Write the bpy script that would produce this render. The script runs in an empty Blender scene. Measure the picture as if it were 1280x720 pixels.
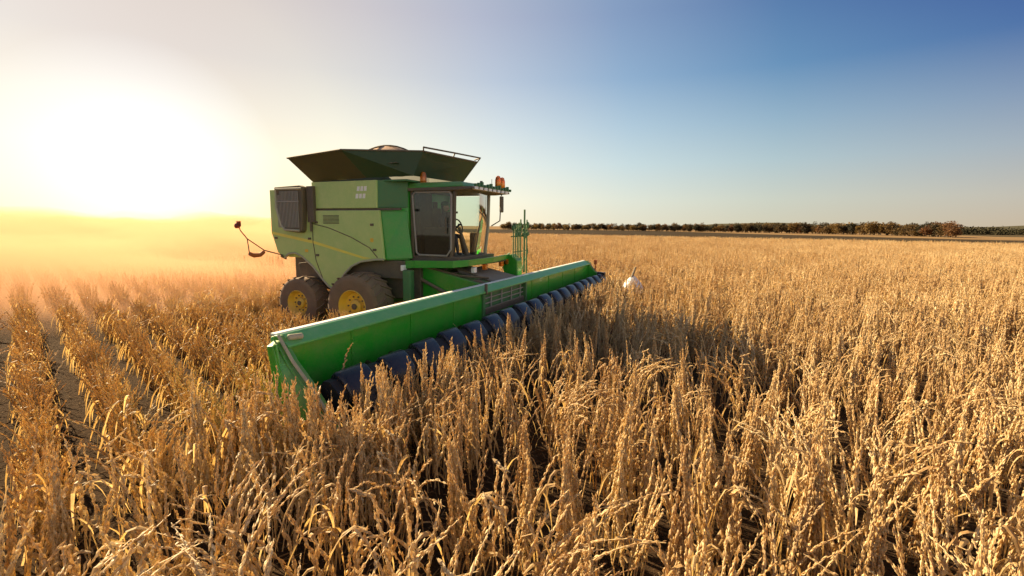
import bpy, bmesh, math, random
import numpy as np
from mathutils import Vector, Matrix, noise
R = math.radians
rnd = random.Random(7)
S = bpy.context.scene
COL = S.collection

# ------------------------------------------------------------------ camera, sky, sun, exposure
CAM_H = 2.9
PITCH, ROLL = R(7.35), R(0.55)
cd = bpy.data.cameras.new('camera'); cam = bpy.data.objects.new('camera', cd); COL.objects.link(cam)
cd.sensor_width = 36.0; cd.lens = 36.0 * 600 / 1280; cd.clip_start = 0.05; cd.clip_end = 6000
fwd = Vector((0, math.cos(PITCH), -math.sin(PITCH))); up0 = Vector((0, math.sin(PITCH), math.cos(PITCH))); r0 = Vector((1, 0, 0))
right = r0 * math.cos(ROLL) + up0 * math.sin(ROLL); up = up0 * math.cos(ROLL) - r0 * math.sin(ROLL)
M = Matrix((right, up, -fwd)).transposed().to_4x4(); M.translation = Vector((0, 0, CAM_H)); cam.matrix_world = M
S.camera = cam

SUN_AZ, SUN_EL = R(-54), R(27)         # azimuth clockwise from +Y
w = bpy.data.worlds.new('World'); S.world = w; w.use_nodes = True
nt = w.node_tree; bg = nt.nodes['Background']
sky = nt.nodes.new('ShaderNodeTexSky'); sky.sky_type = 'NISHITA'; sky.sun_disc = False
sky.sun_elevation = SUN_EL; sky.sun_rotation = SUN_AZ
sky.air_density = 1.0; sky.dust_density = 1.0; sky.ozone_density = 6.0; sky.altitude = 0
# the physical sky blended with a hazier harvest-evening sky: pale warm horizon, deep blue overhead, wide glow round the sun, added fill opposite it
sdir = Vector((math.sin(SUN_AZ) * math.cos(SUN_EL), math.cos(SUN_AZ) * math.cos(SUN_EL), math.sin(SUN_EL)))
def wn(t, **k):
    n = nt.nodes.new(t)
    for q, v in k.items(): setattr(n, q, v)
    return n
def wramp(src, stops, mul):
    r = wn('ShaderNodeValToRGB'); nt.links.new(src, r.inputs[0]); e = r.color_ramp.elements; r.color_ramp.interpolation = 'B_SPLINE' if False else 'EASE'
    r.color_ramp.interpolation = 'LINEAR'
    while len(e) < len(stops): e.new(.5)
    for q, (p, c) in zip(e, stops): q.position = p; q.color = (c[0] / mul, c[1] / mul, c[2] / mul, 1)
    m = wn('ShaderNodeVectorMath', operation='SCALE'); nt.links.new(r.outputs[0], m.inputs[0]); m.inputs['Scale'].default_value = mul; return m.outputs[0]
tcw = wn('ShaderNodeTexCoord'); nrm = wn('ShaderNodeVectorMath', operation='NORMALIZE'); nt.links.new(tcw.outputs['Generated'], nrm.inputs[0])
sxyz = wn('ShaderNodeSeparateXYZ'); nt.links.new(nrm.outputs[0], sxyz.inputs[0])
el = wn('ShaderNodeMath', operation='ARCSINE'); nt.links.new(sxyz.outputs[2], el.inputs[0])
eln = wn('ShaderNodeMath', operation='DIVIDE', use_clamp=True); nt.links.new(el.outputs[0], eln.inputs[0]); eln.inputs[1].default_value = math.pi / 2
dt = wn('ShaderNodeVectorMath', operation='DOT_PRODUCT'); nt.links.new(nrm.outputs[0], dt.inputs[0]); dt.inputs[1].default_value = (math.sin(R(-37)) * math.cos(R(4.5)), math.cos(R(-37)) * math.cos(R(4.5)), math.sin(R(4.5)))   # haze glow sits low under the sun
ac = wn('ShaderNodeMath', operation='ARCCOSINE'); nt.links.new(dt.outputs['Value'], ac.inputs[0])
acn = wn('ShaderNodeMath', operation='DIVIDE', use_clamp=True); nt.links.new(ac.outputs[0], acn.inputs[0]); acn.inputs[1].default_value = math.pi
base_ = wramp(eln.outputs[0], [(0, (1.60, 1.27, .90)), (3 / 90, (1.46, 1.34, 1.12)), (7 / 90, (1.02, 1.15, 1.27)), (11 / 90, (.62, .82, 1.18)), (16 / 90, (.17, .37, .95)), (22 / 90, (.05, .12, .72)), (45 / 90, (.10, .18, .50)), (1, (.10, .20, .50))], 2.0)
glow_fill_ = wramp(acn.outputs[0], [(0, (3.1, 2.7, 2.0)), (4 / 180, (2.75, 2.35, 1.6)), (8 / 180, (2.2, 1.8, 1.1)), (12 / 180, (1.95, 1.5, .68)), (18 / 180, (1.95, 1.6, .78)), (26 / 180, (1.66, 1.46, .85)), (36 / 180, (1.22, 1.22, .90)), (50 / 180, (.60, .80, .70)), (65 / 180, (.20, .40, .35)), (85 / 180, (0, 0, 0)), (110 / 180, (.3, .3, .3)), (140 / 180, (1.6, 1.45, 1.2)), (1, (2.3, 2.05, 1.7))], 4.0)  # ramp rises again opposite the sun: added fill from behind the camera
addc = wn('ShaderNodeVectorMath', operation='ADD'); nt.links.new(base_, addc.inputs[0]); nt.links.new(glow_fill_, addc.inputs[1])
mixw = wn('ShaderNodeMix', data_type='RGBA'); mixw.inputs[0].default_value = .97; nt.links.new(sky.outputs[0], mixw.inputs[6]); nt.links.new(addc.outputs[0], mixw.inputs[7])
nt.links.new(mixw.outputs[2], bg.inputs[0]); bg.inputs[1].default_value = 0.108
sd = bpy.data.lights.new('sun', 'SUN'); so = bpy.data.objects.new('sun', sd); COL.objects.link(so)
sd.energy = 5.0; sd.angle = R(0.6); sd.color = (1.0, 0.78, 0.48)
sdir = Vector((math.sin(SUN_AZ) * math.cos(SUN_EL), math.cos(SUN_AZ) * math.cos(SUN_EL), math.sin(SUN_EL)))
so.rotation_euler = sdir.to_track_quat('Z', 'Y').to_euler()
S.view_settings.view_transform = 'Standard'; S.view_settings.look = 'None'
S.view_settings.exposure = 1.74; S.view_settings.gamma = 1.0
S.cycles.max_bounces = 6; S.cycles.diffuse_bounces = 3; S.cycles.glossy_bounces = 3
S.cycles.transmission_bounces = 4; S.cycles.transparent_max_bounces = 16; S.cycles.volume_bounces = 1
S.cycles.volume_step_rate = 4
S.cycles.use_denoising = True
S.cycles.caustics_reflective = False; S.cycles.caustics_refractive = False

# ------------------------------------------------------------------ helpers
def tag(o, label=None, cat=None, group=None, kind=None):
    if label: o['label'] = label
    if cat: o['category'] = cat
    if group: o['group'] = group
    if kind: o['kind'] = kind
    return o
def empty(name, loc=(0, 0, 0), rz=0, parent=None):
    o = bpy.data.objects.new(name, None); COL.objects.link(o); o.location = loc; o.rotation_euler = (0, 0, rz)
    o.empty_display_size = .2
    if parent: o.parent = parent
    return o
def new_mat(name):
    m = bpy.data.materials.new(name); m.use_nodes = True
    return m, m.node_tree, m.node_tree.nodes['Principled BSDF']
def N(nt, t, **k):
    n = nt.nodes.new(t)
    for a, b in k.items():
        if a.startswith('i_'): n.inputs[a[2:].replace('_', ' ')].default_value = b
        else: setattr(n, a, b)
    return n
def ramp(nt, fac, stops):
    r = nt.nodes.new('ShaderNodeValToRGB'); nt.links.new(fac, r.inputs[0])
    e = r.color_ramp.elements
    while len(e) < len(stops): e.new(0.5)
    for q, (p, c) in zip(e, stops): q.position = p; q.color = (*c, 1)
    return r.outputs[0]
def mixc(nt, fac, a, b):
    m = nt.nodes.new('ShaderNodeMix'); m.data_type = 'RGBA'
    for s, v in ((m.inputs[0], fac), (m.inputs[6], a), (m.inputs[7], b)):
        if hasattr(v, 'is_linked'): nt.links.new(v, s)
        elif isinstance(v, tuple): s.default_value = (*v, 1)
        else: s.default_value = v
    return m.outputs[2]
def painted(name, col, rough=.35, dust=.25, dust_col=(.30, .22, .12), metal=0, coat=.0, scale=3.0, topdust=.4):
    m, nt, p = new_mat(name)
    tc = N(nt, 'ShaderNodeTexCoord')
    n1 = N(nt, 'ShaderNodeTexNoise', i_Scale=scale, i_Detail=6, i_Roughness=.65); nt.links.new(tc.outputs['Object'], n1.inputs['Vector'])
    n2 = N(nt, 'ShaderNodeTexNoise', i_Scale=scale * 9, i_Detail=3); nt.links.new(tc.outputs['Object'], n2.inputs['Vector'])
    g = N(nt, 'ShaderNodeNewGeometry'); sx = N(nt, 'ShaderNodeSeparateXYZ'); nt.links.new(g.outputs['Normal'], sx.inputs[0])
    upm = N(nt, 'ShaderNodeMath', operation='MAXIMUM'); nt.links.new(sx.outputs[2], upm.inputs[0]); upm.inputs[1].default_value = 0
    a = N(nt, 'ShaderNodeMath', operation='MULTIPLY_ADD'); nt.links.new(upm.outputs[0], a.inputs[0]); a.inputs[1].default_value = topdust; a.inputs[2].default_value = dust - .25
    b = N(nt, 'ShaderNodeMath', operation='MULTIPLY_ADD'); nt.links.new(n1.outputs[0], b.inputs[0]); b.inputs[1].default_value = .5; nt.links.new(a.outputs[0], b.inputs[2])
    c = N(nt, 'ShaderNodeMath', operation='MULTIPLY_ADD', use_clamp=True); nt.links.new(n2.outputs[0], c.inputs[0]); c.inputs[1].default_value = .25; nt.links.new(b.outputs[0], c.inputs[2])
    c2 = N(nt, 'ShaderNodeMath', operation='SUBTRACT', use_clamp=True); nt.links.new(c.outputs[0], c2.inputs[0]); c2.inputs[1].default_value = .12
    nt.links.new(mixc(nt, c2.outputs[0], col, dust_col), p.inputs['Base Color'])
    rr = N(nt, 'ShaderNodeMapRange'); nt.links.new(c2.outputs[0], rr.inputs[0]); rr.inputs[3].default_value = rough; rr.inputs[4].default_value = .85
    nt.links.new(rr.outputs[0], p.inputs['Roughness'])
    p.inputs['Metallic'].default_value = metal; p.inputs['Coat Weight'].default_value = coat
    bp = N(nt, 'ShaderNodeBump', i_Strength=.08, i_Distance=.01); nt.links.new(n2.outputs[0], bp.inputs['Height']); nt.links.new(bp.outputs[0], p.inputs['Normal'])
    return m
MAT = {}
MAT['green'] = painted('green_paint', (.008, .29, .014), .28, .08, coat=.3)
MAT['green_side'] = painted('dusty_glare_green_paint', (.26, .48, .11), .34, .38, dust_col=(.74, .70, .30), coat=.15)  # besides dust, glare over the side is painted in as paler colours
MAT['green_tank'] = painted('tank_green_paint', (.03, .19, .06), .4, .25, dust_col=(.16, .12, .05))
MAT['olive'] = painted('olive_tank_flap', (.045, .055, .018), .5, .3, dust_col=(.14, .09, .035))
MAT['flap'] = painted('dark_flap_paint', (.018, .055, .016), .55, .15, dust_col=(.07, .055, .02))
MAT['green_lip'] = painted('light_green_beam', (.03, .34, .055), .45, .10, dust_col=(.45, .50, .30), coat=.3, topdust=.12)
MAT['yellow'] = painted('yellow_paint', (.80, .50, .02), .45, .22, dust_col=(.45, .30, .14))
MAT['stripe'] = painted('yellow_stripe_decal', (.80, .70, .10), .4, .1, topdust=0)
MAT['black'] = painted('black_poly', (.008, .009, .015), .22, .08, dust_col=(.08, .08, .09), topdust=.10)

MAT['darkmetal'] = painted('dark_steel', (.03, .028, .025), .5, .3)
MAT['rubber'] = painted('tyre_rubber', (.035, .028, .024), .85, .62, dust_col=(.26, .17, .10), topdust=.3)
MAT['steel'] = painted('bare_steel', (.45, .43, .40), .35, .25, metal=.8)
MAT['grey'] = painted('grey_trim', (.30, .29, .27), .5, .25)
MAT['cream'] = painted('cream_pillar', (.42, .42, .30), .4, .2)
MAT['white'] = painted('white_decal_and_glint', (.85, .83, .75), .5, .03, topdust=0)
MAT['whitepoly'] = painted('white_poly', (.66, .66, .70), .35, .22, dust_col=(.40, .34, .26), topdust=.1)
MAT['seat'] = painted('seat_cloth', (.03, .025, .02), .9, .1)
MAT['screen'] = painted('intake_mesh', (.07, .06, .04), .6, .3, dust_col=(.25, .18, .09))
def simple(name, col, rough=.5, emit=0, ecol=None):
    m, nt, p = new_mat(name); p.inputs['Base Color'].default_value = (*col, 1); p.inputs['Roughness'].default_value = rough
    if rough >= 1: p.inputs['Specular IOR Level'].default_value = .03
    if emit: p.inputs['Emission Color'].default_value = (*(ecol or col), 1); p.inputs['Emission Strength'].default_value = emit
    return m
MAT['amber'] = simple('amber_lens', (.85, .25, .02), .15)
MAT['red'] = simple('red_lens', (.25, .035, .015), .3)
MAT['lamp'] = simple('lamp_glass', (.8, .8, .75), .08)
MAT['matte'] = simple('matte_black', (.008, .008, .010), .7)
MAT['orange'] = simple('orange_flag', (.40, .11, .03), .6)
def lens(m, s=.6):
    p = m.node_tree.nodes['Principled BSDF']; p.inputs['Transmission Weight'].default_value = s
lens(MAT['amber']); lens(MAT['red'], .4)
def glass(name, tint=(.75, .85, .82), fac=.12, ior=1.5):
    m = bpy.data.materials.new(name); m.use_nodes = True; nt = m.node_tree; nt.nodes.clear()
    o = N(nt, 'ShaderNodeOutputMaterial'); t = N(nt, 'ShaderNodeBsdfTransparent'); t.inputs[0].default_value = (*tint, 1)
    g = N(nt, 'ShaderNodeBsdfGlossy'); g.inputs['Roughness'].default_value = .03
    d = N(nt, 'ShaderNodeBsdfDiffuse'); d.inputs[0].default_value = (.3, .27, .2, 1)
    f = N(nt, 'ShaderNodeFresnel'); f.inputs[0].default_value = ior
    a = N(nt, 'ShaderNodeMath', operation='ADD', use_clamp=True); nt.links.new(f.outputs[0], a.inputs[0]); a.inputs[1].default_value = fac
    mx = N(nt, 'ShaderNodeMixShader'); nt.links.new(a.outputs[0], mx.inputs[0]); nt.links.new(t.outputs[0], mx.inputs[1]); nt.links.new(g.outputs[0], mx.inputs[2])
    m2 = N(nt, 'ShaderNodeMixShader'); m2.inputs[0].default_value = .015; nt.links.new(mx.outputs[0], m2.inputs[1]); nt.links.new(d.outputs[0], m2.inputs[2])
    nt.links.new(m2.outputs[0], o.inputs[0]); return m
MAT['glass'] = glass('cab_glass', (.86, .92, .90), .0, 1.12); MAT['glass_side'] = glass('cab_door_glass', (.80, .87, .86), .02, 1.45)

class MB:
    """collects shapes, in machine coordinates (u back, v to the machine's left, w up)"""
    def __init__(s): s.v = []; s.f = []
    def add(s, vs, fs):
        n = len(s.v); s.v += [tuple(v) for v in vs]; s.f += [tuple(i + n for i in f) for f in fs]; return s
    def hexa(s, p):  # 8 points: bottom 4, top 4
        return s.add(p, [(0, 3, 2, 1), (4, 5, 6, 7), (0, 1, 5, 4), (1, 2, 6, 5), (2, 3, 7, 6), (3, 0, 4, 7)])
    def box(s, u0, u1, v0, v1, w0, w1):
        return s.hexa([(u0, v0, w0), (u1, v0, w0), (u1, v1, w0), (u0, v1, w0), (u0, v0, w1), (u1, v0, w1), (u1, v1, w1), (u0, v1, w1)])
    def prism(s, poly, axis, a, b):
        """poly of 2D points in the other two axes, extruded from a to b along axis 0/1/2"""
        def put(p, t):
            l = list(p); l.insert(axis, t); return tuple(l)
        n = len(poly); vs = [put(p, a) for p in poly] + [put(p, b) for p in poly]
        fs = [tuple(range(n))[::-1], tuple(range(n, 2 * n))] + [(i, (i + 1) % n, n + (i + 1) % n, n + i) for i in range(n)]
        return s.add(vs, fs)
    def loft(s, A, B):
        n = len(A); return s.add(list(A) + list(B), [tuple(range(n))[::-1], tuple(range(n, 2 * n))] + [(i, (i + 1) % n, n + (i + 1) % n, n + i) for i in range(n)])
    def sheet(s, pts, t):
        """a polygon given thickness t along its own normal"""
        P = [Vector(p) for p in pts]; nn = Vector((0, 0, 0))
        for i in range(len(P)): nn += P[i].cross(P[(i + 1) % len(P)])
        nn.normalize(); return s.loft(P, [p + nn * t for p in P])
    def tube(s, pts, r, n=8, closed=False):
        P = [Vector(p) for p in pts]; rs = r if isinstance(r, (list, tuple)) else [r] * len(P); base = len(s.v); ref = None
        for i, p in enumerate(P):
            d = (P[min(i + 1, len(P) - 1)] - P[max(i - 1, 0)]).normalized()
            if ref is None: ref = d.orthogonal().normalized()
            ref = (ref - d * ref.dot(d)).normalized(); b = d.cross(ref)
            for k in range(n):
                a = 2 * math.pi * k / n; s.v.append(tuple(p + (ref * math.cos(a) + b * math.sin(a)) * rs[i]))
        for i in range(len(P) - 1):
            for k in range(n):
                s.f.append((base + i * n + k, base + i * n + (k + 1) % n, base + (i + 1) * n + (k + 1) % n, base + (i + 1) * n + k))
        s.f.append(tuple(base + k for k in range(n))[::-1]); s.f.append(tuple(base + (len(P) - 1) * n + k for k in range(n)))
        return s
    def lathe(s, c, prof, n=40, axis=1, loop=False):
        """prof: (radius, along) ; axis 1 = v, 2 = w"""
        base = len(s.v)
        for r, t in prof:
            for k in range(n):
                a = 2 * math.pi * k / n
                if axis == 1: s.v.append((c[0] + r * math.cos(a), c[1] + t, c[2] + r * math.sin(a)))
                else: s.v.append((c[0] + r * math.cos(a), c[1] + r * math.sin(a), c[2] + t))
        for i in range(len(prof) - 1):
            for k in range(n): s.f.append((base + i * n + k, base + i * n + (k + 1) % n, base + (i + 1) * n + (k + 1) % n, base + (i + 1) * n + k))
        if loop:
            e = base + (len(prof) - 1) * n
            for k in range(n): s.f.append((e + k, e + (k + 1) % n, base + (k + 1) % n, base + k))
        else: s.f.append(tuple(base + k for k in range(n))); s.f.append(tuple(base + (len(prof) - 1) * n + k for k in range(n)))
        return s
    def build(s, name, mat, parent=None, bevel=0, smooth=False, conv=True):
        me = bpy.data.meshes.new(name)
        vs = [(-u, v, w_) for u, v, w_ in s.v] if conv else s.v
        me.from_pydata(vs, [], s.f); bm = bmesh.new(); bm.from_mesh(me); bmesh.ops.recalc_face_normals(bm, faces=bm.faces); bm.to_mesh(me); bm.free()
        me.materials.append(mat); o = bpy.data.objects.new(name, me); COL.objects.link(o)
        if parent: o.parent = parent
        if smooth:
            me.shade_smooth()
            try: me.set_sharp_from_angle(angle=R(35))
            except Exception: pass
        if bevel:
            b = o.modifiers.new('bevel', 'BEVEL'); b.width = bevel; b.segments = 2; b.limit_method = 'ANGLE'; b.angle_limit = R(30)
        return o

# ------------------------------------------------------------------ ground, far fields
def soil_mat():
    m, nt, p = new_mat('soil'); tc = N(nt, 'ShaderNodeTexCoord')
    n1 = N(nt, 'ShaderNodeTexNoise', i_Scale=.6, i_Detail=8, i_Roughness=.7); nt.links.new(tc.outputs['Object'], n1.inputs['Vector'])
    n2 = N(nt, 'ShaderNodeTexNoise', i_Scale=14, i_Detail=8, i_Roughness=.75); nt.links.new(tc.outputs['Object'], n2.inputs['Vector'])
    c1 = ramp(nt, n1.outputs[0], [(.3, (.035, .022, .014)), (.7, (.07, .045, .027))])
    c2 = ramp(nt, n2.outputs[0], [(.42, (.028, .017, .009)), (.6, (.08, .048, .025)), (.75, (.16, .10, .05))])
    nt.links.new(mixc(nt, .55, c1, c2), p.inputs['Base Color']); p.inputs['Roughness'].default_value = 1.0; p.inputs['Specular IOR Level'].default_value = .03
    b = N(nt, 'ShaderNodeBump', i_Strength=.9, i_Distance=.06); nt.links.new(n2.outputs[0], b.inputs['Height']); nt.links.new(b.outputs[0], p.inputs['Normal'])
    return m
def field_mat(name, ca, cb, sc):
    m, nt, p = new_mat(name); tc = N(nt, 'ShaderNodeTexCoord'); mp = N(nt, 'ShaderNodeMapping'); mp.inputs['Rotation'].default_value = (0, 0, R(-25)); mp.inputs['Scale'].default_value = (.15, 1, 1)
    nt.links.new(tc.outputs['Object'], mp.inputs[0]); n1 = N(nt, 'ShaderNodeTexNoise', i_Scale=sc, i_Detail=6); nt.links.new(mp.outputs[0], n1.inputs['Vector'])
    nt.links.new(ramp(nt, n1.outputs[0], [(.3, ca), (.7, cb)]), p.inputs['Base Color']); p.inputs['Roughness'].default_value = 1.0; p.inputs['Specular IOR Level'].default_value = .03
    return m
def poly_obj(name, pts, z, mat, n=1):
    me = bpy.data.meshes.new(name); me.from_pydata([(x, y, z) for x, y in pts], [], [tuple(range(len(pts)))]); me.materials.append(mat)
    o = bpy.data.objects.new(name, me); COL.objects.link(o); return tag(o, kind='structure')
g = poly_obj('ground', [(-3500, -60), (3500, -60), (3500, 4500), (-3500, 4500)], 0, soil_mat())
# field edge runs from (-700, 420) by (0,136) to (85,80) and on to (400,-60)
def edge(x): return 136 - x * .66 if x > 0 else 136 - x * .35
poly_obj('stubble_field', [(-1500, 661), (0, 137), (85, 81), (300, -59), (3400, -59), (3400, 4400), (-1500, 4400)], .004, field_mat('stubble', (.16, .10, .045), (.26, .165, .08), .08))
poly_obj('ploughed_field', [(-900, 453), (0, 138), (87, 82), (300, -58), (560, -58), (150, 150), (125, 250), (118, 425), (-60, 425), (-900, 900)], .008, field_mat('ploughed', (.030, .022, .012), (.055, .038, .020), .1))
poly_obj('meadow', [(230, 230), (420, 110), (2400, 60), (2400, 1500), (500, 700)], .008, field_mat('meadow_grass', (.05, .040, .020), (.09, .065, .035), .02))

# distant low ridge
def hills(name, x0, x1, y, h, seed, mat):
    n = 70; vs = []; fs = []
    for i in range(n + 1):
        x = x0 + (x1 - x0) * i / n; e = min(1, min(i, n - i) / 8)
        hh = h * e * (.55 + .45 * noise.noise(Vector((i * .11, seed, 0)))) + .2
        vs += [(x, y - 250, 0), (x, y - 60, hh * .8), (x, y, hh), (x, y + 250, 0)]
    for i in range(n):
        for k in range(3): a = i * 4 + k; fs.append((a, a + 4, a + 5, a + 1))
    me = bpy.data.meshes.new(name); me.from_pydata(vs, [], fs); me.materials.append(mat); me.shade_smooth()
    o = bpy.data.objects.new(name, me); COL.objects.link(o); return tag(o, kind='structure')
hills('hills', 500, 3200, 1900, 34, 2.1, field_mat('far_wood_hill', (.05, .05, .03), (.10, .085, .05), .01))

# ------------------------------------------------------------------ trees
def tree_crown(seed, h, w_, n):
    r = random.Random(seed); vs = []; fs = []
    lobes = [(r.uniform(-.28, .28) * w_, r.uniform(-.28, .28) * w_, h * r.uniform(.22, .84), w_ * r.uniform(.24, .38)) for _ in range(9)]
    for _ in range(n):
        lx, ly, lz, lr = r.choice(lobes)
        d = Vector((r.gauss(0, 1), r.gauss(0, 1), r.gauss(0, 1))).normalized() * lr * (r.random() ** .4)
        c = Vector((lx + d.x, ly + d.y, lz + d.z * 1.15)); s = w_ * r.uniform(.03, .075)
        a = Vector((r.gauss(0, 1), r.gauss(0, 1), r.gauss(0, 1))).normalized(); b = a.orthogonal().normalized(); b = Matrix.Rotation(r.random() * 6.28, 3, a) @ b; k = a.cross(b)
        i = len(vs); vs += [tuple(c + b * s), tuple(c + k * s), tuple(c - b * s * .8), tuple(c - k * s * .9)]; fs.append((i, i + 1, i + 2, i + 3))
    return vs, fs
def leaf_mat():
    m = bpy.data.materials.new('autumn_leaves'); m.use_nodes = True; nt = m.node_tree; p = nt.nodes['Principled BSDF']
    oi = N(nt, 'ShaderNodeObjectInfo'); g = N(nt, 'ShaderNodeNewGeometry')
    c = ramp(nt, oi.outputs['Random'], [(0, (.035, .032, .014)), (.35, (.06, .042, .016)), (.6, (.12, .07, .02)), (.8, (.19, .115, .025)), (1, (.13, .055, .02))])
    v = N(nt, 'ShaderNodeHueSaturation'); nt.links.new(c, v.inputs['Color']); mr = N(nt, 'ShaderNodeMapRange'); nt.links.new(g.outputs['Random Per Island'], mr.inputs[0]); mr.inputs[3].default_value = .5; mr.inputs[4].default_value = 1.5
    nt.links.new(mr.outputs[0], v.inputs['Value']); nt.links.new(v.outputs[0], p.inputs['Base Color']); p.inputs['Roughness'].default_value = .8
    tr = N(nt, 'ShaderNodeBsdfTranslucent'); nt.links.new(v.outputs[0], tr.inputs[0]); mx = N(nt, 'ShaderNodeMixShader'); mx.inputs[0].default_value = .4
    nt.links.new(p.outputs[0], mx.inputs[1]); nt.links.new(tr.outputs[0], mx.inputs[2]); nt.links.new(mx.outputs[0], nt.nodes['Material Output'].inputs[0]); return m
LEAF = leaf_mat(); BARK = simple('bark', (.10, .075, .05), .9)
protos = []
for k in range(8):
    h = 7.0; w_ = rnd.uniform(3.6, 5.2)
    vs, fs = tree_crown(100 + k, h, w_, 900)
    me = bpy.data.meshes.new('crown'); me.from_pydata(vs, [], fs); me.materials.append(LEAF)
    b = MB(); b.tube([(0, 0, 0), (.05, 0, 1.6), (0, .08, 3.4), (.1, 0, 5.0)], [.16, .12, .08, .03], 6)
    for a in range(5):
        t = rnd.random() * 6.28; z = rnd.uniform(1.6, 3.4); b.tube([(0, 0, z), (math.cos(t) * w_ * .3, math.sin(t) * w_ * .3, z + 1.4)], [.06, .02], 5)
    mt = bpy.data.meshes.new('trunk'); mt.from_pydata(b.v, [], b.f); mt.materials.append(BARK)
    protos.append((me, mt))
def add_tree(x, y, s, label, group):
    me, mt = rnd.choice(protos); t = empty('autumn_tree', (x, y, 0), rnd.random() * 6.28); t.scale = (s * rnd.uniform(1.25, 1.7), s * rnd.uniform(1.25, 1.7), s * rnd.uniform(.9, 1.08))
    tag(t, label, 'tree', group)
    for nme, q in (('crown', me), ('trunk', mt)):
        o = bpy.data.objects.new(nme, q); COL.objects.link(o); o.parent = t
# dense autumn belt on the right, seen from x=790 to 1190 px, and a thinner line to the left of it
def xy_at(px, d): return ((px - 640) / 600 * d, d)
px = 792
while px < 1192:
    f = (px - 792) / 400; d = 375 - 185 * f ** 1.3
    for row in (0, 1):
        x, y = xy_at(px + rnd.uniform(-3, 3) + row * 4, d + row * 7 + rnd.uniform(-2, 2))
        add_tree(x, y, rnd.uniform(.70, 1.0) * (1.0 if f > .3 else .92) * (1 if row == 0 else 1.05), 'round-crowned autumn tree in the dense belt beyond the field', 'autumn trees in the dense belt')
    px += 4.6 + 1.6 * f
px = 628
while px < 800:
    x, y = xy_at(px + rnd.uniform(-2, 2), 400 + rnd.uniform(-14, 14))
    add_tree(x, y, rnd.uniform(.62, .9), 'small dark tree in the thin distant line behind the harvester header', 'dark trees in the thin distant line')
    px += 2.3
# far wood on the right, reads as one mass
vs, fs = [], []
for k in range(160):
    a, b = tree_crown(900 + k, rnd.uniform(5, 8), rnd.uniform(8, 13), 60); xx, yy = xy_at(rnd.uniform(1150, 1330), rnd.uniform(330, 380)); n = len(vs)
    vs += [(p[0] + xx, p[1] + yy, p[2] * .75 - 1.2) for p in a]; fs += [tuple(i + n for i in f) for f in b]
me = bpy.data.meshes.new('far_wood'); me.from_pydata(vs, [], fs); me.materials.append(simple('dark_far_leaves', (.040, .035, .020), 1.0)); o = bpy.data.objects.new('far_wood', me); COL.objects.link(o)
tag(o, 'low dark far-off wood on the horizon at the right', 'wood', kind='stuff')

# ------------------------------------------------------------------ combine harvester
LAZ = R(23.30); L2 = Vector((math.sin(LAZ), math.cos(LAZ))); B2 = Vector((-L2.y, L2.x)); O2 = Vector((.12, 12.60))
ROOT = empty('combine_harvester', (O2.x, O2.y, 0), math.atan2(-B2.y, -B2.x))
tag(ROOT, 'big green combine harvester cutting the dry crop, with a wide green header and black snouts', 'combine harvester')
def uv_of(x, y):
    d = Vector((x, y)) - O2; return d.dot(B2), d.dot(L2)
def part(mb, name, mat, parent=ROOT, bevel=.012, smooth=False): return mb.build(name, MAT[mat], parent, bevel, smooth)

# core: dark chassis
b = MB(); b.prism([(2.3, 1.0), (2.3, 1.95), (5.2, 1.95), (6.6, 1.75), (6.5, 1.15), (4.0, .85)], 1, -1.05, 1.05)
b.box(3.45, 3.95, -1.75, 1.75, .72, 1.05); b.box(5.85, 6.15, -1.3, 1.3, .62, .86)
b.box(2.6, 5.4, -1.3, 1.3, 1.5, 1.97)
part(b, 'chassis', 'darkmetal')
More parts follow.
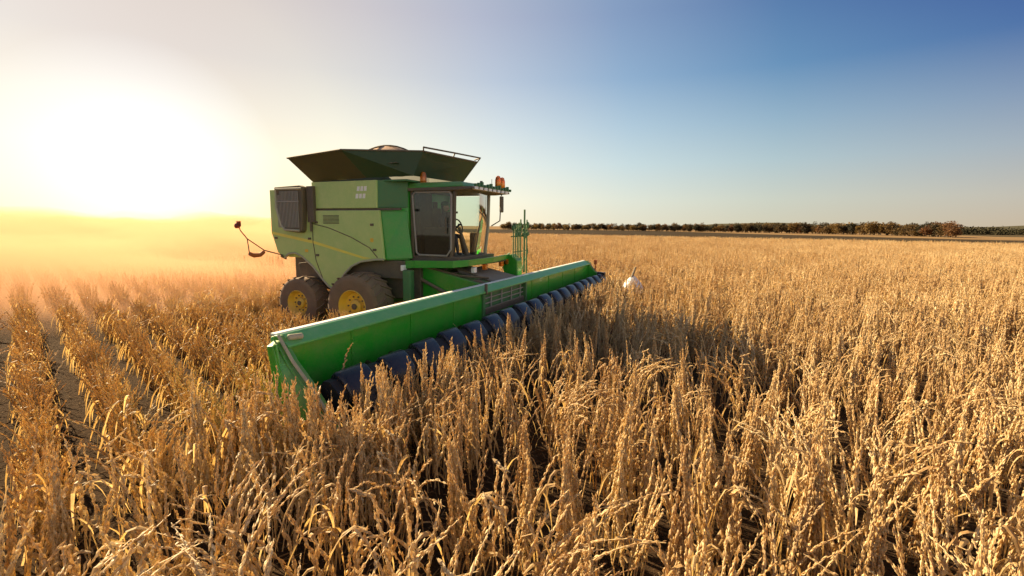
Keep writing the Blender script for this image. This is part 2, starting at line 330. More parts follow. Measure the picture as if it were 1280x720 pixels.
# side sheets with wheel arches
side = [(7.08, 3.86), (7.09, 2.66), (6.88, 2.09), (6.62, 1.93), (6.44, 2.05), (6.19, 2.08), (5.95, 2.0), (5.55, 1.73), (5.18, 1.36), (5.0, 1.2), (4.85, 1.13), (4.72, 1.17), (4.61, 1.35), (4.41, 1.58), (4.18, 1.78), (3.85, 1.92), (3.37, 1.99), (3.1, 2.0), (3.22, 3.27), (5.5, 3.27), (5.5, 3.86)]
for sg in (-1, 1):
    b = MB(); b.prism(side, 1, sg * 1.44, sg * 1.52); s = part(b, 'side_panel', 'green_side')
    s['label'] = 'dusty green side panel paled by painted-in glare, with wheel arches and yellow stripe' if sg < 0 else 'far side panel'
    b = MB(); c = [(p[0], p[1]) for p in side[3:18]]
    b.tube([(p[0], sg * 1.525, p[1] + .005) for p in c], .028, 6); part(b, 'arch_lip', 'grey' if sg > 0 else 'cream', s, 0, True)
    b = MB(); b.prism([(7.05, 2.68), (5.51, 2.45), (3.76, 2.06), (3.5, 2.03), (3.76, 2.0), (5.51, 2.37), (7.07, 2.60)], 1, sg * 1.522, sg * 1.528); part(b, 'stripe', 'stripe', s, 0)
    b = MB(); b.tube([(5.5, sg * 1.52, 2.92), (4.9, sg * 1.52, 2.80), (4.14, sg * 1.52, 2.56), (3.55, sg * 1.52, 2.3), (3.3, sg * 1.52, 2.05)], .014, 5)
    b.tube([(5.5, sg * 1.52, 3.3), (5.5, sg * 1.52, 2.4), (5.42, sg * 1.52, 1.9), (5.2, sg * 1.52, 1.4)], .014, 5); part(b, 'seam', 'darkmetal', s, 0)
    b = MB()
    for u_, w_ in ((5.35, 2.95), (5.35, 2.05), (3.45, 2.9), (3.38, 2.25), (5.62, 2.5), (6.9, 2.5)): b.box(u_ - .05, u_ + .05, sg * 1.52, sg * 1.545, w_ - .03, w_ + .03)
    part(b, 'latch', 'darkmetal', s, .004)
    b = MB()
    for k in range(7): b.box(4.55, 5.1, sg * 1.52, sg * 1.532, 2.92 + k * .035, 2.935 + k * .035)
    part(b, 'louvre', 'darkmetal', s, 0)
    b = MB(); b.box(3.42, 3.52, sg * 1.52, sg * 1.524, 2.45, 2.55); b.box(5.7, 5.82, sg * 1.52, sg * 1.524, 2.12, 2.2); part(b, 'safety_label', 'yellow', s, 0)
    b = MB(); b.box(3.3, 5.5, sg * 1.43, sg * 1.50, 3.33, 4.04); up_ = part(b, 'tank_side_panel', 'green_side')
    b = MB(); b.box(2.6, 5.55, sg * 1.40, sg * 1.46, 3.27, 3.33); part(b, 'belt_gap', 'darkmetal', up_, 0)
    if sg < 0:   # small white marks, two illegible lines
        for k, (w0, du) in enumerate(((3.77, 0), (3.58, .05))):
            b = MB(); u = 3.93 + du
            for j in range(3):
                b.prism([(u - j * .115, w0), (u - j * .115 - .085, w0), (u - j * .115 - .10, w0 + .12), (u - j * .115 - .02, w0 + .12)], 1, -1.502, -1.508)
            part(b, 'number_decal', 'white', up_, 0)
# core body of tank and rear hood
b = MB(); b.prism([(2.62, -1.08), (3.28, -1.43), (5.55, -1.43), (5.55, 1.43), (3.28, 1.43), (2.62, 1.08)], 2, 1.98, 4.03); part(b, 'grain_tank', 'green')
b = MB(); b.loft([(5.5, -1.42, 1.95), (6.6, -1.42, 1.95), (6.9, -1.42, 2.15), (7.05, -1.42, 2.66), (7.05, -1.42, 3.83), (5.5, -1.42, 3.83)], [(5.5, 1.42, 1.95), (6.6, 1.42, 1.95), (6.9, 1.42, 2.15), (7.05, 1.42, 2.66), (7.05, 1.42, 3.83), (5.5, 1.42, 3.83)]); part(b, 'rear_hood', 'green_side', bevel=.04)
b = MB(); b.box(6.2, 7.0, -.8, .8, 1.2, 1.94); part(b, 'straw_chopper', 'darkmetal')
# chamfer cheeks between side and cab
for sg in (-1, 1):
    b = MB(); b.loft([(3.30, sg * 1.455, 2.0), (2.50, sg * 1.115, 2.03), (2.52, sg * 1.05, 2.03), (3.30, sg * 1.38, 2.0)], [(3.32, sg * 1.455, 3.26), (2.66, sg * 1.115, 3.26), (2.68, sg * 1.05, 3.26), (3.32, sg * 1.38, 3.26)]); part(b, 'corner_panel', 'green')
    b = MB(); b.loft([(3.30, sg * 1.46, 3.34), (2.62, sg * 1.12, 3.34), (2.66, sg * 1.05, 3.34), (3.30, sg * 1.38, 3.34)], [(3.34, sg * 1.46, 4.04), (2.60, sg * 1.12, 4.04), (2.62, sg * 1.05, 4.04), (3.34, sg * 1.38, 4.04)]); part(b, 'upper_corner_panel', 'green_tank')
# grain tank extension: flared flaps
bs = [(5.46, -1.48, 4.04), (3.62, -1.48, 4.10), (2.42, -1.12, 4.15), (2.42, 1.40, 4.18), (3.62, 1.48, 4.1), (5.46, 1.48, 4.04)]
tp = [(5.78, -2.02, 4.63), (3.96, -2.02, 4.75), (2.20, -1.0, 4.77), (2.10, 1.80, 4.83), (3.96, 2.02, 4.74), (5.78, 2.02, 4.63)]
ext = MB(); ext.box(2.45, 5.5, -1.38, 1.38, 4.0, 4.05); EXT = part(ext, 'tank_extension', 'green_tank')
for i in range(6):
    j = (i + 1) % 6; b = MB(); b.sheet([bs[i], bs[j], tp[j], tp[i]], .02)
    part(b, 'flap', 'olive' if i in (0,) else 'flap', EXT, .004)
b = MB()
for i in range(6): b.tube([tp[i], tp[(i + 1) % 6]], .022, 6)
part(b, 'rim_tube', 'darkmetal', EXT, 0)
b = MB(); q = [(2.2, -.98, 4.87), (2.08, .4, 4.91), (2.03, 1.86, 4.96), (2.3, 2.0, 4.93)]
b.tube(q, .022, 6); b.tube([(2.2, -.98, 4.77), (2.2, -.98, 4.87)], .02, 6); b.tube([(2.13, .4, 4.80), (2.08, .4, 4.91)], .02, 6)
b.tube([(2.03, 1.86, 4.96), (2.42, 1.42, 4.2)], .02, 6); part(b, 'guard_rail', 'darkmetal', EXT, 0)
b = MB(); b.box(3.06, 3.12, -1.36, -1.44, 4.42, 4.47); part(b, 'reflector', 'white', EXT, 0)
# arched cover over the heaped grain
vs, fs = [], []; nu, nv = 16, 16
for i in range(nu + 1):
    for j in range(nv + 1):
        a, c = i / nu, j / nv; u = 2.7 + 2.4 * a; v = -1.45 + 2.9 * c
        vs.append((u, v, 4.45 + .68 * math.sin(math.pi * a) ** .8 * math.sin(math.pi * c) ** .9 + .015 * noise.noise(Vector((u * 5, v * 5, 0)))))
for i in range(nu):
    for j in range(nv): k = i * (nv + 1) + j; fs.append((k, k + 1, k + nv + 2, k + nv + 1))
mg, nt_, p_ = new_mat('grain'); tcx = N(nt_, 'ShaderNodeTexCoord'); nx = N(nt_, 'ShaderNodeTexVoronoi', i_Scale=45); nt_.links.new(tcx.outputs['Object'], nx.inputs['Vector'])
nt_.links.new(ramp(nt_, nx.outputs['Distance'], [(0, (.62, .42, .24)), (1, (.36, .20, .11))]), p_.inputs['Base Color']); MAT['grain'] = mg
b = MB().add(vs, fs); part(b, 'grain_heap', 'grain', EXT, 0, True)
b = MB()
for vv in (-.35, .95):
    b.tube([(2.6 + 2.6 * t / 12, vv, 4.60 + .50 * math.sin(math.pi * t / 12) ** .8) for t in range(13)], .022, 6)
b.tube([(3.9, -1.5 + 3 * t / 12, 4.60 + .51 * math.sin(math.pi * t / 12) ** .8) for t in range(13)], .022, 6)
part(b, 'hoop', 'darkmetal', EXT, 0, True)
# rotary air intake box on the rear right
b = MB(); b.prism([(6.70, 3.92), (5.78, 3.95), (5.62, 3.90), (5.72, 2.72), (5.80, 2.66), (6.35, 2.70), (6.52, 2.82), (6.68, 3.35)], 1, -1.50, -1.70); AI = part(b, 'air_intake', 'screen', bevel=.03)
b = MB(); b.tube([(5.66, -1.71, 3.86), (6.62, -1.71, 3.86), (6.63, -1.71, 3.35), (6.47, -1.71, 2.86), (6.33, -1.71, 2.74), (5.8, -1.71, 2.72)], .032, 8); part(b, 'intake_frame', 'cream', AI, 0, True)
b = MB()
for k in range(15):
    u = 5.80 + k * .053; b.box(u, u + .018, -1.70, -1.725, 2.80, 3.80 if k < 13 else 3.7)
b.box(5.78, 6.6, -1.70, -1.73, 3.5, 3.53); part(b, 'grille', 'grey', AI, 0)
b = MB(); b.box(5.36, 5.60, -1.48, -1.60, 2.95, 3.93); b.tube([(5.48, -1.6, 2.7), (5.48, -1.6, 3.1)], .03, 8); part(b, 'intake_duct', 'darkmetal', bevel=.03)
# cab
CAB = MB(); CAB.box(1.15, 2.62, -1.02, 1.02, 1.95, 2.10); CABO = part(CAB, 'cab', 'darkmetal')
b = MB(); b.loft([(0.98, -1.12, 3.86), (2.75, -1.12, 3.84), (2.75, 1.12, 3.86), (0.98, 1.12, 3.90)], [(1.10, -1.0, 3.99), (2.65, -1.0, 3.99), (2.65, 1.0, 4.0), (1.10, 1.0, 4.02)])
ROOF = part(b, 'cab_roof', 'green', CABO, .04)
b = MB(); b.prism([(.72, 3.80), (1.15, 3.77), (2.7, 3.77), (2.7, 3.85), (1.0, 3.86), (.74, 3.86)], 1, -1.1, 1.14); part(b, 'roof_visor', 'darkmetal', CABO, .01)
b = MB()
for k in range(8):
    v = -1.0 + k * .26; b.box(.70, .80, v, v + .17, 3.79, 3.87)
part(b, 'work_light', 'lamp', CABO, .01)
b = MB()
for k in range(13):
    v = -1.05 + k * .175; b.box(.68, .75, v + .05, v + .12, 3.87, 3.93 + .03 * (k % 3))
b.box(.69, .73, -1.02, 1.16, 3.86, 3.88); part(b, 'light_bracket', 'green_tank', CABO, .008)
# pillars
fr = [(-.97, 1.30), (.97, 1.30)]
for v, u in fr:
    b = MB(); b.tube([(u + .12, v, 2.08), (u + .02, v * 1.0, 2.9), (u, v, 3.8)], [.05, .045, .05], 8); part(b, 'pillar', 'darkmetal' if v < 0 else 'cream', CABO, 0, True)
for v in (-1.0, 1.0):
    b = MB(); b.box(2.50, 2.60, v - .03, v + .03, 2.05, 3.82); part(b, 'pillar', 'darkmetal', CABO, .02)
b = MB(); b.tube([(1.42, -1.03, 3.74), (2.44, -1.03, 3.74), (2.52, -1.03, 3.66), (2.42, -1.03, 2.2), (2.34, -1.03, 2.13), (1.5, -1.03, 2.13), (1.38, -1.03, 2.3), (1.36, -1.03, 3.66), (1.42, -1.03, 3.74)], .028, 8); DF = part(b, 'door_frame', 'grey', CABO, 0, True)
b = MB(); b.tube([(1.5, -1.07, 2.7), (1.5, -1.09, 3.1)], .018, 6); part(b, 'door_handle', 'darkmetal', DF, 0)
b = MB(); b.prism([(1.40, 2.15), (2.42, 2.15), (2.52, 3.74), (1.36, 3.74)], 1, -1.035, -1.025); part(b, 'door_glass', 'glass_side', CABO, 0)
b = MB(); b.prism([(1.40, 2.15), (2.46, 2.15), (2.52, 3.74), (1.34, 3.74)], 1, 1.025, 1.035); part(b, 'window_glass', 'glass', CABO, 0)
# curved windscreen
vs, fs = [], []
for i in range(13):
    a = -1 + 2 * i / 12; uu = 1.32 - .22 * (1 - a * a)
    for z, du in ((2.1, .12), (2.9, .02), (3.78, 0)): vs.append((uu + du, a * .96, z))
for i in range(12):
    for k in range(2): q = i * 3 + k; fs.append((q, q + 3, q + 4, q + 1))
b = MB().add(vs, fs); part(b, 'windscreen', 'glass', CABO, 0, True)
b = MB(); b.tube([(1.12, -.2, 2.2), (1.08, 0.0, 3.0)], .014, 6); b.tube([(1.09, -.15, 2.7), (1.06, .15, 3.3)], .012, 6); part(b, 'wiper', 'darkmetal', CABO, 0)
# cab interior
b = MB(); b.box(1.9, 2.35, -.30, .22, 2.45, 2.62); b.prism([(2.28, 2.55), (2.42, 2.55), (2.55, 3.35), (2.42, 3.38)], 1, -.28, .2); b.box(2.0, 2.3, -.2, .12, 2.1, 2.45)
b.box(1.85, 2.35, -.44, -.33, 2.72, 2.80); b.box(2.44, 2.5, -.15, .07, 3.35, 3.55); part(b, 'seat', 'seat', CABO, .04)
b = MB(); b.tube([(1.45, -.05, 2.1), (1.7, -.05, 2.85)], [.07, .04], 8); b.tube([(1.72 + .06 * math.sin(t * .5236), -.05 + .2 * math.cos(t * .5236), 2.88 + .19 * math.sin(t * .5236)) for t in range(13)], .02, 6); part(b, 'steering_column', 'darkmetal', CABO, 0)
b = MB(); b.box(1.55, 2.3, -.85, -.5, 2.1, 2.85); b.box(1.6, 1.68, -.8, -.5, 2.95, 3.25); b.box(2.35, 2.5, -.95, -.35, 2.1, 3.75); b.box(1.45, 1.6, .35, .6, 2.1, 2.7); part(b, 'console', 'seat', CABO, .03)
b = MB(); b.box(2.46, 2.50, -.3, .9, 2.1, 3.0); part(b, 'rear_bulkhead', 'seat', CABO, .01)
# driver
def driver():
    P = [(2.16, -.04, 2.66), (2.20, -.04, 2.86), (2.22, -.04, 3.06), (2.20, -.04, 3.20), (2.18, -.04, 3.30), (2.17, -.04, 3.40), (2.15, -.04, 3.48)]
    Rr = [.15, .135, .155, .06, .07, .105, .08]; E = [(0, 1), (1, 2), (2, 3), (3, 4), (4, 5), (5, 6)]
    def chain(start, pts):
        k = start
        for p, r_ in pts: P.append(p); Rr.append(r_); E.append((k, len(P) - 1)); k = len(P) - 1
        return k
    for sg in (-1, 1):
        v = -.04
        h = chain(2, [((2.20, v + sg * .19, 3.05), .065), ((2.08, v + sg * .25, 2.82), .048), ((1.88, v + sg * .20, 2.86), .036), ((1.80, v + sg * .17, 2.92), .026)])
        for f, (dy, L) in enumerate(((-.03, .055), (-.01, .07), (.01, .068), (.03, .05))): chain(h, [((1.77, v + sg * .17 + dy, 2.93 + L * .3), .010), ((1.75, v + sg * .17 + dy, 2.90), .008)])
        chain(h, [((1.81, v + sg * .12, 2.95), .010)])
        chain(0, [((2.12, v + sg * .10, 2.62), .095), ((1.74, v + sg * .15, 2.60), .065), ((1.68, v + sg * .15, 2.30), .05), ((1.66, v + sg * .15, 2.14), .042), ((1.54, v + sg * .15, 2.13), .035)])
    me = bpy.data.meshes.new('person'); me.from_pydata([(-a, b_, c) for a, b_, c in P], E, []); o = bpy.data.objects.new('person', me); COL.objects.link(o)
    sk = o.modifiers.new('skin', 'SKIN'); 
    if not me.skin_vertices: 
        bm = bmesh.new(); bm.from_mesh(me); bm.verts.layers.skin.verify(); bm.to_mesh(me); bm.free()
    for i, d in enumerate(me.skin_vertices[0].data): d.radius = (Rr[i], Rr[i] * (.8 if i < 3 else 1)); d.use_root = (i == 0)
    sb = o.modifiers.new('sub', 'SUBSURF'); sb.levels = 1; sb.render_levels = 2
    me.materials.append(simple('dark_workwear', (.05, .05, .06), .9)); o.matrix_world = ROOT.matrix_basis.copy() if False else Matrix.Translation((O2.x, O2.y, 0)) @ Matrix.Rotation(ROOT.rotation_euler.z, 4, 'Z')
    tag(o, 'person in dark work clothes and cap sitting at the wheel in the harvester cab', 'person')
    b = MB(); b.lathe((2.15, -.04, 3.44), [(.112, 0), (.115, .04), (.09, .10), (.02, .125)], 16, 2); b.prism([(2.08, -.11), (1.93, -.09), (1.92, .01), (2.08, .03)], 2, 3.455, 3.475)
    c = b.build('cap', simple('green_cap', (.03, .12, .04), .8), o); 
    b = MB(); b.lathe((2.135, -.04, 3.28), [(.02, 0), (.07, .03), (.088, .10), (.082, .17), (.05, .19)], 14, 2); b.box(2.02, 2.06, -.055, -.025, 3.35, 3.39)
    b.build('face', simple('skin', (.42, .25, .17), .6), o, 0, True)
driver()
# beacons
for u, v, w0 in ((2.35, -.78, 3.98), (1.0, .95, 4.0), (1.0, 1.22, 3.98)):
    b = MB(); b.lathe((u, v, w0), [(.08, 0), (.09, .03), (.085, .2), (.055, .29), (.01, .31)], 14, 2); part(b, 'beacon', 'amber', CABO, 0, True)
b = MB(); b.tube([(1.1, .75, 3.98), (1.1, .75, 4.2)], .008, 5); b.tube([(1.15, .2, 3.98), (1.15, .2, 4.1)], .04, 8); part(b, 'antenna', 'darkmetal', CABO, 0)
# mirror, left side of machine (right in the picture)
b = MB(); b.box(1.16, 1.22, 1.50, 1.72, 3.30, 3.78); MI = part(b, 'mirror', 'darkmetal', CABO, .03)
b = MB(); b.tube([(.95, 1.1, 3.86), (1.1, 1.4, 3.9), (1.19, 1.60, 3.80)], .02, 6); b.tube([(1.25, 1.05, 2.9), (1.1, 1.3, 3.05), (1.15, 1.45, 3.4), (1.2, 1.5, 3.5)], .018, 6); part(b, 'mirror_arm', 'darkmetal', MI, 0)
b = MB(); b.box(.9, .95, -1.40, -1.25, 3.25, 3.7); 
# platform fascia
pl = [(2.62, -1.28), (2.3, -1.30), (1.25, -1.18), (.95, -.9), (.78, .2), (.80, 1.2), (.95, 1.75)]
b = MB()
for i in range(len(pl) - 1):
    (u0, v0), (u1, v1) = pl[i], pl[i + 1]; h0 = 1.77 + .035 * i; h1 = 1.77 + .035 * (i + 1); tt = .21 - .015 * i; t1 = .21 - .015 * (i + 1)
    b.hexa([(u0, v0, h0), (u1, v1, h1), (u1 + .05, v1 + .02, h1), (u0 + .05, v0 + .04, h0), (u0, v0, h0 + tt), (u1, v1, h1 + t1), (u1 + .05, v1 + .02, h1 + t1), (u0 + .05, v0 + .04, h0 + tt)])
PLAT = part(b, 'platform', 'green', bevel=.01)
b = MB(); b.prism([(2.58, -1.22), (1.28, -1.13), (1.0, -.86), (.84, .2), (.86, 1.2), (1.0, 1.7), (2.4, 1.7)], 2, 1.88, 1.93); part(b, 'deck', 'darkmetal', PLAT, 0)
for (u, v, z) in ((2.66, -1.30, 1.72), (1.0, -.55, 1.68), (.95, .0, 1.72), (.9, .95, 1.75), (.9, 1.35, 1.78)):
    b = MB(); b.box(u - .07, u + .03, v - .08, v + .08, z, z + .15); part(b, 'lamp', 'amber' if z > 1.7 and v > -1 else 'lamp', PLAT, .015)
# left ladder and handrails
b = MB()
for v in (1.75, 2.25): b.tube([(.62, v, 1.1), (.62, v, 3.1)], .022, 6)
b.tube([(.62, 2.05, 1.5), (.62, 2.05, 3.4)], .03, 8); b.tube([(.8, 2.3, 1.55), (.6, 2.3, 2.1), (.68, 2.28, 2.7), (.62, 2.05, 3.2)], .016, 6)
for z in (2.15, 2.6, 2.95): b.tube([(.62, 1.2, z), (.62, 2.25, z)], .016, 6)
for v in (1.2, 1.35, 1.5, 1.62): b.tube([(.62, v, 2.0), (.62, v, 2.6 + v * .25)], .018, 6)
LAD = part(b, 'handrail', 'green_tank', bevel=0)
b = MB()
for z in (.7, 1.0, 1.3, 1.6): b.box(.8, 1.2, 1.72, 2.25, z, z + .05)
b.box(.78, .84, 1.70, 1.75, .6, 1.95); b.box(.78, .84, 2.22, 2.27, .6, 1.95); part(b, 'ladder', 'green', bevel=.01)
b = MB(); b.prism([(.55, 1.35), (.95, 1.35), (1.1, 2.0), (.75, 2.08), (.55, 1.9)], 1, 1.35, 1.72); part(b, 'toolbox', 'green', bevel=.03)
b = MB()
for k in range(14): 
    v = 1.1 + .1 * k; b.lathe((.62 + rnd.uniform(-.05, .05), v, rnd.uniform(2.45, 2.9)), [(.015, 0), (.05, .03), (.05, .12), (.01, .15)], 7, 2)
b.tube([(.62, 1.05, 2.6), (.62, 2.45, 2.65)], .02, 6); part(b, 'hose_coupling', 'green_tank', bevel=0)
# feeder house
b = MB(); b.loft([(.12, -1.05, .55), (.12, .95, .55), (.12, .95, 1.38), (.12, -1.05, 1.38)], [(2.5, -.92, 1.05), (2.5, .85, 1.05), (2.5, .85, 1.86), (2.5, -.92, 1.86)]); FH = part(b, 'feeder_house', 'green', bevel=.03)
b = MB(); b.box(.3, .9, -1.5, -1.08, .8, 1.35); b.lathe((.7, -.95, 1.25), [(.28, 0), (.30, .02), (.30, .1), (.28, .12)], 24); b.tube([(.4, -2.6, 1.15), (.4, -.8, 1.15)], .05, 8); b.tube([(1.4, -1.0, 1.1), (2.6, -1.0, 1.6)], .05, 8); part(b, 'drive_gearbox', 'darkmetal', FH, .01)
b = MB(); b.hexa([(.35, -.5, 1.40), (.35, .9, 1.40), (1.5, .9, 1.66), (1.5, -.5, 1.66), (.35, -.5, 1.5), (.35, .9, 1.5), (1.5, .9, 1.74), (1.5, -.5, 1.74)]); part(b, 'feeder_cover', 'grey', FH, .02)
b = MB()
for k in range(5): b.box(.4 + .35 * k, .46 + .35 * k, -.76, -.5, 1.38 + .075 * k, 1.46 + .075 * k)
b.tube([(.4, -.85, 1.6), (1.2, -.9, 1.62), (2.4, -.95, 1.85)], .03, 6); b.tube([(.4, -.75, 1.5), (1.3, -.6, 1.75), (2.4, -.5, 1.9)], .025, 6); part(b, 'hose', 'darkmetal', FH, 0)
for sg in (-1, 1):
    b = MB(); b.box(2.30, 2.55, sg * 1.32, sg * 1.50, .95, 1.76); part(b, 'front_post', 'green_tank', bevel=.03)
# wheels
def wheel(u, v, r, wd, sg, lugs, rim_r):
    wo = empty('wheel', (-u, v, r - .07), 0, ROOT)
    h = wd / 2; b = MB()
    prof = [(rim_r, -h * .82), (rim_r * 1.06, -h * .95), (r * .78, -h), (r * .90, -h * .97), (r * .955, -h * .88), (r * .975, -h * .6), (r * .98, 0), (r * .975, h * .6), (r * .955, h * .88), (r * .90, h * .97), (r * .78, h), (rim_r * 1.06, h * .95), (rim_r, h * .82)]
    b.lathe((0, 0, 0), prof, 56, 1, True)
    for k in range(lugs):
        for s2 in (-1, 1):
            a0 = 2 * math.pi * (k + (.5 if s2 > 0 else 0)) / lugs; pts = []
            for (t, da) in ((.04, .0), (.55, .10), (.97, .17)):
                for rr_, hw in ((.965, .030), (1.02 if t < .9 else 1.0, .022)):
                    for e in (-1, 1):
                        a = a0 + da + e * hw; pts.append((rr_ * r * math.cos(a), s2 * h * t, rr_ * r * math.sin(a)))
            for q in (0, 4): b.hexa([pts[q], pts[q + 1], pts[q + 5], pts[q + 4], pts[q + 2], pts[q + 3], pts[q + 7], pts[q + 6]])
    ty = b.build('tyre', MAT['rubber'], wo, 0, True)
    b = MB(); e = sg * h
    b.lathe((0, 0, 0), [(rim_r * .1, e * .3), (rim_r * .96, e * .3), (rim_r * .98, e * .80), (rim_r * 1.04, e * .93), (rim_r * 1.0, e * .96), (rim_r * .93, e * .82), (rim_r * .80, e * .50), (rim_r * .45, e * .42), (rim_r * .40, e * .60), (rim_r * .30, e * .66), (rim_r * .05, e * .67)], 40)
    rim = b.build('rim', MAT['yellow'], wo, 0, True)
    b = MB()
    for k in range(10):
        a = 2 * math.pi * k / 10; b.lathe((rim_r * .60 * math.cos(a), sorted((e * .46, e * .53))[0], rim_r * .60 * math.sin(a)), [(.022, 0), (.022, .04)], 6)
    b.lathe((0, min(e * .66, e * .74), 0), [(rim_r * .18, 0), (rim_r * .18, abs(e) * .08)], 14)
    b.build('wheel_bolts', MAT['darkmetal'], wo, 0)
for sg in (-1, 1):
    wheel(3.72, sg * 1.72, .86, .74, sg, 22, .43)
    wheel(6.02, sg * 1.42, .74, .58, sg, 20, .36)
# warning-light arm out of the rear right corner
b = MB(); b.tube([(6.68, -1.42, 1.98), (6.65, -2.15, 2.17)], .016, 6); b.tube([(6.65, -2.15, 2.17), (6.62, -2.68, 2.50)], .014, 6); b.tube([(6.62, -2.68, 2.50), (6.64, -2.62, 2.08)], .014, 6)
b.tube([(6.62, -2.68, 2.50), (6.6, -2.88, 2.72), (6.6, -2.92, 2.86)], .014, 6); b.tube([(6.7, -1.4, 1.9), (6.66, -1.6, 1.99)], .03, 6); ARM = part(b, 'lamp_arm', 'darkmetal', bevel=0)
b = MB(); b.lathe((6.6, -3.03, 2.84), [(.02, 0), (.065, .03), (.07, .09), (.045, .12)], 14); b.box(6.56, 6.64, -2.95, -2.88, 2.82, 2.96); part(b, 'warning_lamp', 'red', ARM, 0, True)
b = MB(); b.tube([(6.64, -2.62, 2.10), (6.64, -2.5, 2.05), (6.64, -2.3, 2.05), (6.65, -2.17, 2.13)], [.05, .06, .055, .05], 8); part(b, 'reflector_bar', 'orange', ARM, 0, True)

# ---------------- header
V0, V1 = -7.42, 7.45
b = MB(); b.prism([(0, .42), (.07, .42), (.07, 1.44), (0, 1.44)], 1, V0, -1.95); b.prism([(0, .42), (.07, .42), (.07, 1.44), (0, 1.44)], 1, .60, V1)
b.prism([(0, .42), (.07, .42), (.07, .86), (0, .86)], 1, -1.95, .60); b.box(.0, .16, V0, V1, .36, .50)
HD = part(b, 'header', 'green', bevel=.01); HD['label'] = 'wide green header trough across the front of the machine'
b = MB(); b.prism([(.20, 1.35), (.20, 1.50), (.08, 1.54), (-.10, 1.42), (-.10, 1.385), (.06, 1.40)], 1, V0 - .02, V1 + .02); part(b, 'top_beam', 'green_lip', HD, .012)
b = MB(); b.box(.12, .215, V0, V1, 1.515, 1.548); part(b, 'beam_edge_glint', 'white', HD, .006)  # white strip paints the sun's highlight along the beam's top edge
b = MB(); b.box(.06, .10, -1.95, .6, .86, .92)
for z in (.98, 1.10, 1.22, 1.34): b.box(.03, .05, -1.9, .55, z, z + .025)
for k in range(4): b.box(.02, .035, -1.5 + .6 * k, -1.46 + .6 * k, .9, 1.38)
part(b, 'center_grille', 'grey', HD, 0)
b = MB(); b.box(.075, .10, -1.93, .58, .93, 1.36); part(b, 'center_panel', 'green_tank', HD, 0)
for v in (-1.98, .60):
    b = MB(); b.box(-.05, .10, v - .05, v + .05, .8, 1.40); part(b, 'grille_post', 'green_tank', HD, .01)
b = MB(); b.box(-.12, -.06, -2.02, -1.96, 1.36, 1.60); part(b, 'top_bracket', 'darkmetal', HD, .01)
b = MB(); b.box(-.02, .03, -1.85, .5, .86, 1.0); part(b, 'grille_sill', 'darkmetal', HD, .01)
b = MB()
for v in np.arange(V0 + 1.2, V1 - .5, 1.47):
    if -2.2 < v < .9: continue
    b.box(-.012, .0, v - .02, v + .02, .52, 1.38)
    for z in (.62, .82, 1.02, 1.22): b.lathe((-.012, v, z), [(.012, 0), (.012, .012)], 6)
part(b, 'sheet_rib', 'green', HD, .003)
# dark floor and cross auger
b = MB(); b.prism([(0, .40), (-.9, .40), (-.95, .48), (-.5, .56), (0, .50)], 1, V0, V1); part(b, 'floor_plate', 'darkmetal', HD, 0)
b = MB(); b.tube([(-.28, V0 + .1, .74), (-.28, V1 - .1, .74)], .11, 14)
n = 620; base = len(b.v)
for i in range(n + 1):
    t = i / n; v = V0 + .15 + (V1 - V0 - .3) * t; a = 2 * math.pi * abs(v) / .55
    for r_ in (.10, .20): b.v.append((-.28 + r_ * math.cos(a), v, .74 + r_ * math.sin(a)))
for i in range(n): q = base + 2 * i; b.f.append((q, q + 1, q + 3, q + 2))
part(b, 'auger', 'darkmetal', HD, 0, True)
# snouts
NS = 18; pitch = (7.10 + 6.90) / (NS - 1)
def sec(c, hw, z0, z1, u):  # hooded cross-section with rounded shoulders
    q = min(.04, hw * .45, (z1 - z0) * .45); arc = [(u, c + sg * (hw - q + q * math.sin(t)), z1 - q + q * math.cos(t)) for sg in (-1, 1) for t in ([R(90), R(60), R(30), 0] if sg < 0 else [0, R(30), R(60), R(90)])]
    return [(u, c - hw, z0)] + arc + [(u, c + hw, z0)]
b = MB()
secs = [sec(0, .245, .60, .93, -.47), sec(0, .258, .60, .98, -.475), sec(0, .265, .62, 1.04, -.50), sec(0, .268, .64, 1.064, -.54), sec(0, .268, .66, 1.065, -.58), sec(0, .268, .68, 1.055, -.62), sec(0, .266, .70, 1.00, -.68), sec(0, .264, .72, .93, -.74), sec(0, .262, .72, .85, -.80), sec(0, .25, .70, .80, -.82), sec(0, .17, .40, .70, -.85), sec(0, .16, .28, .50, -.97), sec(0, .10, .16, .30, -1.14), sec(0, .02, .06, .12, -1.32)]
for s in secs: b.v += s
b.f.append(tuple(range(10)))
for i in range(len(secs) - 1):
    for k in range(10): b.f.append((i * 10 + k, i * 10 + (k + 1) % 10, (i + 1) * 10 + (k + 1) % 10, (i + 1) * 10 + k))
b.f.append(tuple((len(secs) - 1) * 10 + k for k in range(10)))
SN = part(b, 'snout', 'black', HD, 0, True); SN.location = (0, -6.90, 0)
for k in range(1, NS):
    c = SN.copy(); COL.objects.link(c); c.parent = HD; c.location = (0, -6.90 + pitch * k, 0); c.rotation_euler = (0, R(rnd.uniform(-1.2, 1.2)), R(rnd.uniform(-1, 1)))
b = MB(); b.prism([(-.44, .55), (-.44, .90), (-.50, .985), (-.60, .985), (-.76, .84), (-.76, .55)], 1, V0 + .12, V1 - .15); b.box(-.46, -1.0, V0 + .05, V1 - .05, .48, .56)
b.tube([(-.52, V0 + .1, .85), (-.52, V1 - .1, .85)], .07, 10)
for k in range(NS - 1):
    v = -6.90 + pitch * (k + .5)
    for sg in (-1, 1): b.box(-.55, -1.0, v + sg * .085, v + sg * .11, .50, .62)
part(b, 'row_unit_bar', 'matte', HD, 0)
